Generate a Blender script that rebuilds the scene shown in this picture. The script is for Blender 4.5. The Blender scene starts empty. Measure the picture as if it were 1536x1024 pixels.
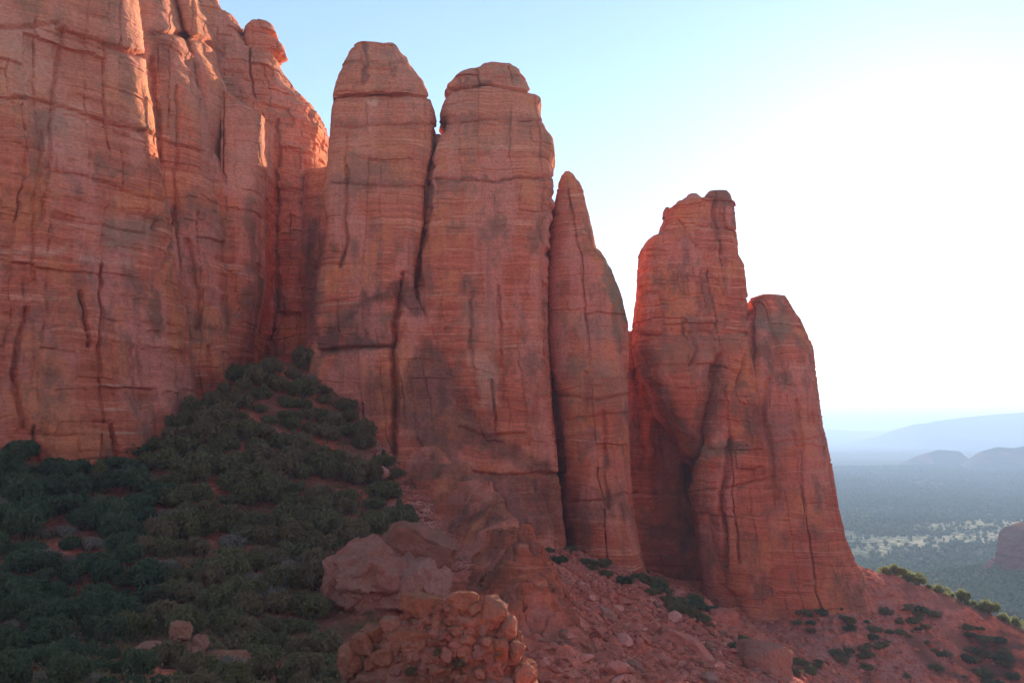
import bpy, math, random
import numpy as np
C = bpy.context.scene.collection
sc = bpy.context.scene
rad = math.radians
random.seed(7)
RNG = np.random.RandomState(11)

# ------------------------------------------------------------------ camera
F = 1330.0                       # focal length in pixels of the 1536 px wide frame
PITCH = math.atan(138 / F)
cam_d = bpy.data.cameras.new('camera'); cam = bpy.data.objects.new('camera', cam_d); C.objects.link(cam)
cam_d.sensor_width = 36; cam_d.lens = 36 * F / 1536
cam_d.clip_start = 0.5; cam_d.clip_end = 90000
cam.location = (0, 0, 0); cam.rotation_euler = (rad(90) + PITCH, 0, 0)
sc.camera = cam
CP, SP = math.cos(PITCH), math.sin(PITCH)

def W(px, py, Y):
    """point seen at pixel (px,py) of the photograph, Y metres ahead"""
    r = (px - 768) / F; u = (512 - py) / F
    k = Y / (CP - SP * u)
    return (k * r, Y, k * (SP + CP * u))
def proj(x, y, z):
    d = y * CP + z * SP; u = -y * SP + z * CP
    return 768 + F * x / d, 512 - F * u / d

# ------------------------------------------------------------------ light
SUN_AZ, SUN_EL = rad(25.5), rad(13.8)
w = bpy.data.worlds.new("World"); sc.world = w; w.use_nodes = True
nt = w.node_tree; bg = nt.nodes['Background']
sky = nt.nodes.new('ShaderNodeTexSky'); sky.sky_type = 'NISHITA'; sky.sun_disc = False
sky.sun_elevation = SUN_EL; sky.sun_rotation = SUN_AZ
sky.altitude = 1300; sky.air_density = 1.0; sky.dust_density = 0.25; sky.ozone_density = 1.3
nt.links.new(sky.outputs[0], bg.inputs[0]); bg.inputs[1].default_value = 0.075
sl = bpy.data.lights.new('sun', 'SUN'); so = bpy.data.objects.new('sun', sl); C.objects.link(so)
sl.energy = 5.0; sl.angle = rad(0.53); sl.color = (1.0, 0.90, 0.76)
so.rotation_euler = (rad(90) - SUN_EL, 0, math.pi - SUN_AZ)
sc.view_settings.view_transform = 'Standard'; sc.view_settings.look = 'None'
sc.view_settings.exposure = 1.93; sc.view_settings.gamma = 1
sc.cycles.use_denoising = True
sc.cycles.max_bounces = 6; sc.cycles.diffuse_bounces = 4; sc.cycles.volume_bounces = 1
sc.cycles.use_adaptive_sampling = True; sc.cycles.adaptive_threshold = 0.02

# ------------------------------------------------------------------ noise
_P = np.random.RandomState(3).permutation(256).astype(np.int32); _P = np.concatenate([_P, _P])
_G = np.random.RandomState(5).normal(size=(256, 3)); _G = (_G / np.linalg.norm(_G, axis=1)[:, None]).astype(np.float32)
def perlin(x, y, z):
    x = np.asarray(x, np.float32); y = np.asarray(y, np.float32) + np.zeros_like(x); z = np.asarray(z, np.float32) + np.zeros_like(x)
    xi = np.floor(x); yi = np.floor(y); zi = np.floor(z)
    xf = x - xi; yf = y - yi; zf = z - zi
    X = xi.astype(np.int32) & 255; Y = yi.astype(np.int32) & 255; Z = zi.astype(np.int32) & 255
    u = xf*xf*xf*(xf*(xf*6-15)+10); v = yf*yf*yf*(yf*(yf*6-15)+10); t = zf*zf*zf*(zf*(zf*6-15)+10)
    def g(i, j, k):
        h = _P[_P[_P[(X+i) & 255] + ((Y+j) & 255)] + ((Z+k) & 255)]
        q = _G[h]
        return q[..., 0]*(xf-i) + q[..., 1]*(yf-j) + q[..., 2]*(zf-k)
    a = g(0,0,0); a = a + u*(g(1,0,0)-a)
    b = g(0,1,0); b = b + u*(g(1,1,0)-b)
    c = g(0,0,1); c = c + u*(g(1,0,1)-c)
    d = g(0,1,1); d = d + u*(g(1,1,1)-d)
    a = a + v*(b-a); c = c + v*(d-c)
    return (a + t*(c-a)) * 1.5
def fbm(x, y, z, o=4, g=0.5):
    s = 0; a = 1.0
    for i in range(o):
        s = s + a*perlin(x + 17.3*i, y - 9.1*i, z + 5.7*i); a *= g; x = x*2.03; y = y*2.03; z = z*2.03
    return s
def sstep(a, b, x):
    t = np.clip((x-a)/(b-a), 0, 1); return t*t*(3-2*t)

# ------------------------------------------------------------------ object helpers
def tag(o, label=None, cat=None, group=None, kind=None):
    if label: o['label'] = label
    if cat: o['category'] = cat
    if group: o['group'] = group
    if kind: o['kind'] = kind
    return o
def empty(name, loc=(0, 0, 0), rz=0):
    o = bpy.data.objects.new(name, None); C.objects.link(o); o.location = loc; o.rotation_euler = (0, 0, rz)
    o.empty_display_size = 0.5
    return o
def mesh_np(name, V, Fq, mat, parent=None, smooth=False, attrs=None, tri=False):
    V = np.asarray(V, np.float32); Fq = np.asarray(Fq, np.int32); k = Fq.shape[1]
    me = bpy.data.meshes.new(name)
    me.vertices.add(len(V)); me.vertices.foreach_set('co', V.ravel())
    me.loops.add(Fq.size); me.loops.foreach_set('vertex_index', Fq.ravel())
    me.polygons.add(len(Fq)); me.polygons.foreach_set('loop_start', np.arange(0, Fq.size, k, dtype=np.int32))
    me.polygons.foreach_set('loop_total', np.full(len(Fq), k, np.int32))
    me.polygons.foreach_set('use_smooth', np.full(len(Fq), smooth, bool))
    me.update(calc_edges=True)
    if attrs is not None:
        a = me.attributes.new('tint', 'FLOAT_COLOR', 'POINT')
        a.data.foreach_set('color', np.asarray(attrs, np.float32).ravel())
    me.materials.append(mat)
    o = bpy.data.objects.new(name, me); C.objects.link(o)
    if parent is not None:
        o.parent = parent
        if tuple(parent.location) != (0, 0, 0):
            me.transform(__import__('mathutils').Matrix.Translation(-parent.location))
    return o

# ------------------------------------------------------------------ materials
class NT:
    def __init__(s, name):
        s.m = bpy.data.materials.new(name); s.m.use_nodes = True; s.t = s.m.node_tree
        s.b = s.t.nodes['Principled BSDF']; s.b.inputs['Roughness'].default_value = 0.9
        s.b.inputs['Specular IOR Level'].default_value = 0.0
    def n(s, typ, **kw):
        o = s.t.nodes.new(typ)
        for k, v in kw.items(): setattr(o, k, v)
        return o
    def l(s, a, b): s.t.links.new(a, b)
    def pos(s, sx, sy, sz, add=None):
        g = s.n('ShaderNodeNewGeometry'); v = g.outputs['Position']
        if add is not None:
            a = s.n('ShaderNodeVectorMath', operation='ADD'); s.l(v, a.inputs[0]); s.l(add, a.inputs[1]); v = a.outputs[0]
        m = s.n('ShaderNodeVectorMath', operation='MULTIPLY'); s.l(v, m.inputs[0]); m.inputs[1].default_value = (sx, sy, sz)
        return m.outputs[0]
    def noise(s, vec, scale=1, detail=4, rough=0.55, out='Fac', lac=2.0):
        o = s.n('ShaderNodeTexNoise'); s.l(vec, o.inputs['Vector']); o.inputs['Scale'].default_value = scale
        o.inputs['Detail'].default_value = detail; o.inputs['Roughness'].default_value = rough; o.inputs['Lacunarity'].default_value = lac
        return o.outputs[out]
    def ramp(s, fac, stops):
        o = s.n('ShaderNodeValToRGB'); s.l(fac, o.inputs[0]); e = o.color_ramp.elements
        while len(e) < len(stops): e.new(0.5)
        for q, (p, c) in zip(e, stops):
            q.position = p; q.color = (c, c, c, 1) if isinstance(c, (int, float)) else (*c, 1)
        return o.outputs[0]
    def mix(s, fac, a, b, mode='MIX'):
        o = s.n('ShaderNodeMix', data_type='RGBA', blend_type=mode)
        for v, i in ((fac, 0), (a, 6), (b, 7)):
            if isinstance(v, (int, float)): o.inputs[i].default_value = v
            elif isinstance(v, tuple): o.inputs[i].default_value = (*v, 1)
            else: s.l(v, o.inputs[i])
        return o.outputs[2]
    def math(s, op, a, b=0.0, clamp=False):
        o = s.n('ShaderNodeMath', operation=op); o.use_clamp = clamp
        for v, i in ((a, 0), (b, 1)):
            if isinstance(v, (int, float)): o.inputs[i].default_value = v
            else: s.l(v, o.inputs[i])
        return o.outputs[0]
    def bump(s, h, strength=0.5, dist=0.2, prev=None):
        o = s.n('ShaderNodeBump'); o.inputs['Strength'].default_value = strength; o.inputs['Distance'].default_value = dist
        s.l(h, o.inputs['Height'])
        if prev is not None: s.l(prev, o.inputs['Normal'])
        s.l(o.outputs[0], s.b.inputs['Normal']); return o.outputs[0]
    def color(s, c): s.l(c, s.b.inputs['Base Color'])

def rock_material(name, sat=1.0, pale_z=(38, 68)):
    t = NT(name)
    # slow warp so that the beds waver
    wn = t.noise(t.pos(.03, .03, .03), 1, 3, out='Color')
    ws = t.n('ShaderNodeVectorMath', operation='SCALE'); t.l(wn, ws.inputs[0]); ws.inputs['Scale'].default_value = 7.0
    sep = t.n('ShaderNodeSeparateXYZ'); g = t.n('ShaderNodeNewGeometry'); t.l(g.outputs['Position'], sep.inputs[0])
    x, y, z = sep.outputs
    beds = t.noise(t.pos(.015, .015, .33, ws.outputs[0]), 1, 7, .68)
    beds2 = t.noise(t.pos(.04, .04, 1.7, ws.outputs[0]), 1, 4, .6)
    col = t.ramp(beds, [(.30, (.36, .09, .055)), (.40, (.50, .135, .082)), (.455, (.42, .108, .066)), (.50, (.60, .185, .118)), (.55, (.46, .122, .074)), (.61, (.52, .145, .088)), (.635, (.68, .285, .195)), (.68, (.50, .14, .09)), (.75, (.58, .18, .115))])
    b2 = t.ramp(beds2, [(.36, .80), (.5, 1.0), (.66, 1.10)])
    col = t.mix(t.ramp(t.noise(t.pos(.05, .05, .09), 1, 3), [(.4, .15), (.6, .85)]), col, b2, 'MULTIPLY')
    # thin pale partings
    par = t.noise(t.pos(.012, .012, .55, ws.outputs[0]), 1.0, 2, .5)
    pl = t.ramp(par, [(.56, 0.0), (.575, .9), (.585, .9), (.60, 0.0)])
    pl = t.math('MULTIPLY', pl, t.ramp(t.noise(t.pos(.05, .05, .3), 1, 3), [(.45, 0.0), (.6, 1.0)]))
    col = t.mix(t.math('MULTIPLY', pl, .8), col, (.62, .36, .27))
    # pinkish and mauve faces in large upright patches
    pf = t.noise(t.pos(.11, .11, .035), 1, 4, .6)
    col = t.mix(t.ramp(pf, [(.49, 0.0), (.55, .62)]), col, (.58, .235, .195))
    of = t.noise(t.pos(.07, .08, .06), 1.3, 4, .6)
    col = t.mix(t.ramp(of, [(.52, 0.0), (.60, .6)]), col, (.60, .215, .10))
    # desert varnish and lichen
    vn = t.noise(t.pos(.10, .10, .06), 1.7, 6, .68)
    col = t.mix(t.ramp(vn, [(.50, 0.0), (.62, .80)]), col, (.235, .115, .085))
    # water streaks running down
    st = t.noise(t.pos(.42, .42, .018), 1, 4, .6)
    col = t.mix(t.ramp(t.noise(t.pos(.06, .06, .04), 1.3, 3), [(.42, .05), (.6, .6)]), col, t.ramp(st, [(.34, .62), (.47, 1.0), (.60, 1.02), (.70, 1.22)]), 'MULTIPLY')
    st2 = t.noise(t.pos(.35, .35, .03), 1, 3, .6)
    col = t.mix(t.ramp(st2, [(.58, 0.0), (.70, .5)]), col, (.26, .115, .09))
    # the paler, more orange uppermost beds
    zz = t.math('ADD', z, t.math('MULTIPLY', beds, 30.0))
    mr = t.n('ShaderNodeMapRange'); t.l(zz, mr.inputs[0]); mr.inputs[1].default_value = pale_z[0] + 15; mr.inputs[2].default_value = pale_z[1] + 15
    up = t.math('MULTIPLY', mr.outputs[0], t.ramp(beds2, [(.35, .35), (.65, .9)]), True)
    col = t.mix(t.math('MULTIPLY', up, .62), col, (.56, .30, .19))
    # marks kept in the mesh: R varnish and painted shade, G pale fresh rock, B grey lichen
    at = t.n('ShaderNodeAttribute', attribute_name='tint'); sp = t.n('ShaderNodeSeparateColor'); t.l(at.outputs['Color'], sp.inputs[0])
    edge = t.ramp(t.noise(t.pos(.3, .3, .2), 1.5, 6, .7), [(.32, .45), (.55, 1.0)])
    col = t.mix(t.math('MULTIPLY', sp.outputs[0], edge), col, (.105, .058, .05))
    col = t.mix(t.math('MULTIPLY', sp.outputs[1], edge), col, (.66, .40, .31))
    col = t.mix(t.math('MULTIPLY', sp.outputs[2], edge), col, (.20, .17, .125))
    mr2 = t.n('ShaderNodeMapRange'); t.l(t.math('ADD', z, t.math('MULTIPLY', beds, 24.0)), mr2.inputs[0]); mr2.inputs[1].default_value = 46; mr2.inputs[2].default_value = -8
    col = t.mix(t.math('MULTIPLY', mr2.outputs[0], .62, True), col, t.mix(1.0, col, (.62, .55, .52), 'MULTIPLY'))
    col = t.mix(1.0, col, (1.12, .97, .82), 'MULTIPLY')
    fine = t.noise(t.pos(1, 1, 1.6), 1.6, 6, .7)
    col = t.mix(.75, col, t.ramp(fine, [(.30, .62), (.5, 1.0), (.7, 1.25)]), 'MULTIPLY')
    t.color(col)
    hgt = t.math('ADD', t.math('MULTIPLY', beds2, .25), fine)
    nb = t.bump(hgt, .6, .35)
    return t.m

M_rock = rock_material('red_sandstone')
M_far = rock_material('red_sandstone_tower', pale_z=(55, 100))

def soil_material():
    t = NT('red_soil')
    n1 = t.noise(t.pos(.06, .06, .06), 1, 5, .6); n2 = t.noise(t.pos(.7, .7, .7), 1, 6, .7); n3 = t.noise(t.pos(3, 3, 3), 1, 4, .7)
    col = t.ramp(n1, [(.35, (.50, .118, .066)), (.5, (.64, .155, .086)), (.65, (.66, .19, .115))])
    col = t.mix(.9, col, t.ramp(n2, [(.3, .5), (.5, 1.0), (.7, 1.4)]), 'MULTIPLY')
    at = t.n('ShaderNodeAttribute', attribute_name='tint'); sp = t.n('ShaderNodeSeparateColor'); t.l(at.outputs['Color'], sp.inputs[0])
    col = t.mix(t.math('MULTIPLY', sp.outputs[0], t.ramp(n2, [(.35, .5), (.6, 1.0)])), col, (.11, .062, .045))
    col = t.mix(t.math('MULTIPLY', sp.outputs[1], t.ramp(n3, [(.42, .15), (.6, .95)])), col, (.74, .37, .28))
    col = t.mix(t.math('MULTIPLY', sp.outputs[2], t.ramp(n3, [(.42, .15), (.6, .95)])), col, (.36, .25, .13))
    bd = t.noise(t.pos(.03, .03, 1.1), 1, 6, .65)
    rk = t.ramp(bd, [(.35, (.38, .105, .066)), (.46, (.52, .15, .095)), (.54, (.42, .15, .11)), (.64, (.48, .18, .13))])
    rk = t.mix(.9, rk, t.ramp(n2, [(.3, .55), (.5, 1.0), (.7, 1.3)]), 'MULTIPLY')
    col = t.mix(t.math('SUBTRACT', 1.0, at.outputs['Alpha']), col, rk)
    t.color(col); t.bump(t.math('ADD', n2, t.math('MULTIPLY', n3, .5)), 1.0, .7)
    return t.m
M_soil = soil_material()

def stone_material(name, c0, c1, c2):
    t = NT(name)
    oi = t.n('ShaderNodeObjectInfo')
    n1 = t.noise(t.pos(.8, .8, .8), 1, 5, .65); n2 = t.noise(t.pos(4, 4, 4), 1, 5, .7)
    a = t.math('ADD', t.math('MULTIPLY', oi.outputs['Random'], .5), t.math('MULTIPLY', n1, .8))
    col = t.ramp(a, [(.35, c0), (.62, c1), (.95, c2)])
    col = t.mix(.8, col, t.ramp(n2, [(.3, .6), (.5, 1.0), (.7, 1.3)]), 'MULTIPLY')
    t.color(col); t.bump(n2, .7, .12)
    return t.m
M_stone = stone_material('talus_stone', (.40, .11, .07), (.52, .165, .11), (.62, .27, .20))
M_tan = stone_material('tan_knobbly_stone', (.21, .082, .044), (.29, .115, .064), (.35, .155, .10))
M_pink = stone_material('grey_pink_stone', (.23, .09, .058), (.30, .118, .078), (.36, .165, .12))

def leaf_material(name, a, b, transl=.5):
    t = NT(name)
    oi = t.n('ShaderNodeObjectInfo')
    n = t.noise(t.pos(1.3, 1.3, 1.3), 1, 3)
    f = t.math('ADD', t.math('MULTIPLY', oi.outputs['Random'], .5), t.math('MULTIPLY', n, .6))
    col = t.ramp(f, [(.2, a), (.8, b)])
    t.color(col); t.b.inputs['Roughness'].default_value = .7
    tr = t.n('ShaderNodeBsdfTranslucent'); t.l(col, tr.inputs[0])
    mx = t.n('ShaderNodeMixShader'); mx.inputs[0].default_value = transl
    t.l(t.b.outputs[0], mx.inputs[1]); t.l(tr.outputs[0], mx.inputs[2])
    t.l(mx.outputs[0], t.t.nodes['Material Output'].inputs[0])
    return t.m
M_leafs = [leaf_material('juniper_leaf', (.17, .14, .058), (.21, .175, .078)),
           leaf_material('manzanita_leaf', (.20, .14, .066), (.25, .175, .09)),
           leaf_material('cypress_leaf', (.085, .105, .055), (.125, .145, .072))]
M_gold = leaf_material('sunlit_scrub_leaf', (.16, .17, .06), (.24, .24, .10), .45)
M_dry = leaf_material('dry_twig_leaf', (.20, .15, .11), (.27, .21, .15), .3)
tb = NT('bark'); tb.color(tb.ramp(tb.noise(tb.pos(3, 3, .6), 1, 4), [(.3, (.06, .04, .03)), (.7, (.14, .10, .075))])); M_bark = tb.m

# ------------------------------------------------------------------ traced marks (pixels of the photograph -> carved rock, stains and painted shade)
CRACKS = [  # points, half width px, depth m
 ([(655,195),(648,250),(642,330),(634,380),(628,430)], 3.5, 2.2),
 ([(606,412),(598,450),(594,520),(592,600),(586,690)], 4.5, 2.6),
 ([(834,262),(824,340),(818,410),(817,480),(822,560)], 3.2, 2.4),
 ([(822,560),(830,640),(838,720)], 7, 2.0),
 ([(517,250),(514,330),(520,360),(512,400)], 2.6, 1.0),
 ([(470,400),(466,450),(472,500)], 7, 1.8),
 ([(130,440),(134,480),(146,520)], 2.8, 1.4),
 ([(268,310),(262,350),(248,400),(246,430)], 3, 1.3),
 ([(215,520),(214,600)], 3, .8), ([(58,200),(50,300),(60,420)], 3, .6),
 ([(288,360),(296,430),(300,490)], 5, 1.2),
 ([(318,520),(322,580)], 3, .9),
 ([(418,180),(416,300),(414,430),(400,500),(408,530)], 3, 1.3),
 ([(104,40),(72,200),(66,330)], 3, .7), ([(45,460),(36,560),(38,640)], 4, 1.3),
 ([(232,90),(240,180),(246,300),(240,340)], 4, 1.6), ([(268,130),(270,300),(272,420)], 2.5, .8),
 ([(172,640),(184,690)], 3, 1.4), ([(55,640),(62,690)], 3, 1.0),
 ([(1066,300),(1068,330),(1080,380)], 2.4, .9), ([(1015,330),(1040,370)], 2.0, .6),
 ([(1036,500),(1042,530),(1036,545)], 3, 1.0),
 ([(1078,535),(1070,590),(1058,640),(1040,680),(1034,730)], 6, 2.2),
 ([(1122,450),(1126,500),(1122,560),(1110,580)], 4, 1.8),
 ([(1100,660),(1092,720),(1088,780),(1088,850)], 4.5, 2.0),
 ([(1150,570),(1140,620),(1160,700),(1165,760)], 5, 1.3),
 ([(1048,740),(1056,790)], 2.5, .9), ([(905,620),(910,700),(908,760)], 3, .9),
 ([(882,560),(880,640)], 3, .7), ([(1190,600),(1200,680),(1204,780)], 3, .8),
 ([(93,40),(150,60),(216,84)], 3.5, 1.5), ([(0,42),(93,34)], 3, .9), ([(224,52),(262,48),(300,60),(338,84)], 4, 1.5),
 ([(0,148),(70,146),(140,172),(240,206),(300,228)], 2.4, .9), ([(60,250),(120,262),(200,290),(240,302)], 2, .5),
 ([(496,275),(560,278),(646,278)], 1.8, .4), ([(655,270),(740,272),(830,266)], 1.8, .5), ([(503,143),(570,138),(646,147)], 1.8, .9), ([(672,134),(740,129),(806,139)], 2.4, 1.2),
 ([(500,190),(570,186),(650,186)], 2.4, .35), ([(660,186),(740,182),(818,184)], 2.4, .3),
 ([(690,706),(760,714),(838,710)], 3, .9), ([(480,526),(540,520),(592,520)], 3, 1.2), ([(690,640),(730,655),(780,650)], 3, .9),
 ([(960,340),(1030,336),(1106,346)], 1.6, .3), ([(950,502),(1040,498),(1122,500)], 3.5, .6), ([(1045,680),(1130,668),(1236,655)], 3, .45),
 ([(1045,738),(1100,730),(1165,716)], 2, .7), ([(845,755),(900,750),(955,738)], 2, .6), ([(850,630),(900,622),(945,620)], 2, .5),
 ([(820,590),(900,600),(944,590)], 2.5, .6), ([(705,440),(700,520),(712,600)], 3, .7), ([(745,430),(748,520),(750,600)], 3, .7),
 ([(985,640),(980,760)], 6, 1.6), ([(955,560),(960,700)], 5, 1.2),
]
STAIN_SHADE = [  # polygon, soft px, channel, amount
 ([(470,510),(520,465),(575,432),(606,410),(640,470),(625,478),(590,450),(560,455),(505,500),(560,505),(590,520),(480,535)], 6, 0, .75),
 ([(600,560),(640,500),(692,575),(740,650),(830,700),(830,720),(760,690),(700,668),(660,690),(600,640)], 7, 0, .65),
 ([(560,560),(600,590),(600,640),(520,620)], 8, 0, .55),
 ([(600,700),(690,712),(835,712),(850,800),(760,800),(690,760)], 8, 0, .60),  # shade under the base ledge, painted into the rock colour
 ([(455,330),(485,320),(478,500),(455,520)], 10, 0, .6),
 ([(640,660),(690,665),(690,710),(650,705)], 6, 0, .55),
 ([(700,520),(740,525),(748,605),(722,610)], 7, 1, .45),
 ([(690,440),(745,445),(745,520),(700,515)], 10, 1, .18),
 ([(845,545),(900,530),(945,560),(940,620),(860,600)], 14, 2, .35),
 ([(860,480),(940,470),(940,510),(870,510)], 12, 2, .4),
 ([(896,372),(925,400),(943,470),(935,490),(905,420)], 4, 2, .8),
 ([(985,520),(1060,500),(1120,500),(1120,520),(1000,560)], 10, 2, .45),
 ([(1060,545),(1090,540),(1080,640),(1035,720),(1030,680)], 8, 0, .6),
 ([(1130,450),(1190,480),(1180,510),(1130,495)], 6, 2, .7),
 ([(1140,600),(1200,620),(1170,700),(1120,640)], 14, 0, .35),
 ([(1045,670),(1130,660),(1130,680),(1045,690)], 5, 2, .6),
 ([(150,330),(240,320),(235,370),(160,375)], 12, 2, .6),
 ([(310,325),(345,320),(345,380),(300,370)], 10, 2, .4),
 ([(0,372),(100,370),(100,380),(0,384)], 5, 1, .45),
 ([(120,385),(200,392),(200,402),(120,395)], 4, 1, .4),
 ([(80,150),(140,160),(128,250),(65,225)], 8, 1, .30),
 ([(0,40),(92,30),(66,140),(0,150)], 8, 1, .30),
 ([(345,225),(378,215),(380,295),(345,285)], 8, 1, .32),
 ([(240,105),(268,110),(270,215),(240,200)], 5, 2, .45),
 ([(224,40),(256,60),(262,110),(232,105)], 5, 0, .5),
 ([(543,62),(551,62),(552,125),(545,128)], 3, 0, .7), ([(588,100),(594,100),(594,122),(588,122)], 3, 0, .6),
 ([(500,92),(612,90),(612,97),(500,99)], 3, 0, .35), ([(700,122),(735,122),(735,129),(700,130)], 3, 0, .6),
 ([(496,262),(646,275),(646,280),(496,278)], 2, 0, .35), ([(655,268),(830,264),(830,268),(655,273)], 2, 0, .6),
 ([(496,183),(650,180),(650,188),(496,192)], 4, 0, .3), ([(660,175),(815,172),(815,186),(660,188)], 5, 0, .25),
 ([(550,150),(565,145),(567,158),(552,158)], 3, 1, .8),
 ([(490,470),(560,470),(560,500),(490,500)], 10, 0, .3),
 ([(945,520),(985,600),(985,900),(1040,900),(1035,720),(1010,600)], 10, 0, .5),  # recess left of the tower: its shade is painted dark here
]
def dist_seg(px, py, a, b):
    ax, ay = a; bx, by = b; dx, dy = bx-ax, by-ay
    t = np.clip(((px-ax)*dx + (py-ay)*dy) / (dx*dx+dy*dy+1e-9), 0, 1)
    return np.hypot(px-ax-t*dx, py-ay-t*dy)
def inside(px, py, poly):
    r = np.zeros(px.shape, bool); n = len(poly)
    for i in range(n):
        x0, y0 = poly[i]; x1, y1 = poly[(i+1) % n]
        if y0 == y1: continue
        r ^= ((y0 > py) != (y1 > py)) & (px < (x1-x0)*(py-y0)/(y1-y0) + x0)
    return r
def stain_shade_at(px, py):
    out = np.zeros(px.shape + (4,), np.float32); out[..., 3] = 1
    jx = px + 9*perlin(px/22, py/22, 3.3) + 4*perlin(px/7, py/7, 1.3); jy = py + 9*perlin(px/22, py/22, 9.3) + 4*perlin(px/7, py/7, 8.3)
    for poly, soft, ch, amt in STAIN_SHADE:
        P = np.array(poly); m = (px > P[:,0].min()-40) & (px < P[:,0].max()+40) & (py > P[:,1].min()-40) & (py < P[:,1].max()+40)
        if not m.any(): continue
        qx, qy = jx[m], jy[m]
        d = np.full(qx.shape, 1e9)
        for i in range(len(poly)): d = np.minimum(d, dist_seg(qx, qy, poly[i], poly[(i+1) % len(poly)]))
        s = np.where(inside(qx, qy, poly), d, -d)
        v = amt * sstep(-soft, soft, s)
        out[..., ch][m] = np.maximum(out[..., ch][m], v)
    return out

# ------------------------------------------------------------------ rock relief
def relief(x, y, z, k=1.0, seed=0.0, flute=1.0, plate=1.0, strata=1.0, blocky=0.0):
    """metres of outward relief of the sandstone"""
    zz = z + .03*x + 1.6*perlin(x/26, y/26, z/26+seed)
    # bedding: hard beds stand out, soft ones are cut back
    b = perlin(zz/7.5, 4.2, 1.1); b2 = perlin(zz/2.3, 8.2, 3.1); b3 = perlin(zz/.9, 2.2, 6.1)
    m = sstep(-.35, .35, perlin(x/17+5, y/17, z/12))
    d = strata*(.40*np.tanh(3.2*b) + .12*np.tanh(3.5*b2)*m + .03*b3)
    # fluting and large undulation
    f1 = perlin(x/17+seed, y/17, z/75); f2 = perlin(x/6.5+seed, y/6.5, z/34)
    d = d + flute*(.95*np.tanh(3.5*f1) + .22*np.tanh(3.5*f2))            # flat faces meeting at soft corners
    # upright joints, straight and irregularly spaced along the face
    u0 = x*.90 + y*.55 + 1.1*perlin(x/35, y/35, z/40+seed) + .25*perlin(x/4, y/4, z/5)
    h1 = lambda a, sd: (lambda v: v - np.floor(v))(np.sin(a*12.9898 + sd*7.31 + seed)*43758.5453)
    for sp_, dp_, wd_, sd_ in ((11.0, .95, .34, 1.0), (4.7, .34, .20, 2.0)):
        ci = np.floor(u0/sp_); jp = (.2+.6*h1(ci, sd_))*sp_; dj = np.abs(u0 - ci*sp_ - jp)
        bi = np.floor(zz/(sp_*1.9) + h1(ci, sd_+4)*3)
        d = d - plate*dp_*sstep(wd_, 0, dj)*(h1(ci*3.1+bi, sd_+9) > .62)*(.4+.9*h1(ci*1.3+bi*2.7, sd_+3))
        # slabs between joints stand at different depths
        si = ci + (u0 - ci*sp_ > jp); bz = np.floor(zz/(sp_*1.25) + h1(si, sd_+2)*5)
        d = d + plate*dp_*1.25*(h1(si*1.7+bz*5.3, sd_+5) - .5)
    # level partings
    e = np.abs(perlin(zz/4.3, 7.7, x/60)); d = d - .30*sstep(.035, .0, e)*sstep(-.2, .2, perlin(x/15, y/15, z/30+seed))
    d = d + .11*fbm(x/2.6, y/2.6, z/1.9, 4, .6)
    # jointed blocks: beds broken into upright-edged bricks, some standing out, some fallen away
    for hz_, wz_, am, sd_ in ((5.2, 7.0, .55, 1.0), (2.1, 3.1, .26, 2.0), (.95, 1.3, .09, 3.0)):
        row = np.floor(zz/hz_ + .25*perlin(x/9, y/9, sd_)); off = np.sin(row*12.9898+sd_)*43758.5; off = off - np.floor(off)
        u_ = np.floor(u0/wz_ + off*3 + .12*perlin(x/4, y/4, z/4)); v_ = 0*x
        hsh = np.sin(row*78.233 + u_*37.719 + v_*11.13 + seed)*43758.5453; hsh = hsh - np.floor(hsh)
        msk = sstep(.02, .22, perlin(x/14+sd_*7, y/14, z/17+seed)) if blocky < 1 else 1
        d = d + max(blocky, .55)*am*np.round(hsh*3-1.5)/1.5*msk
    return d*k

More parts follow.
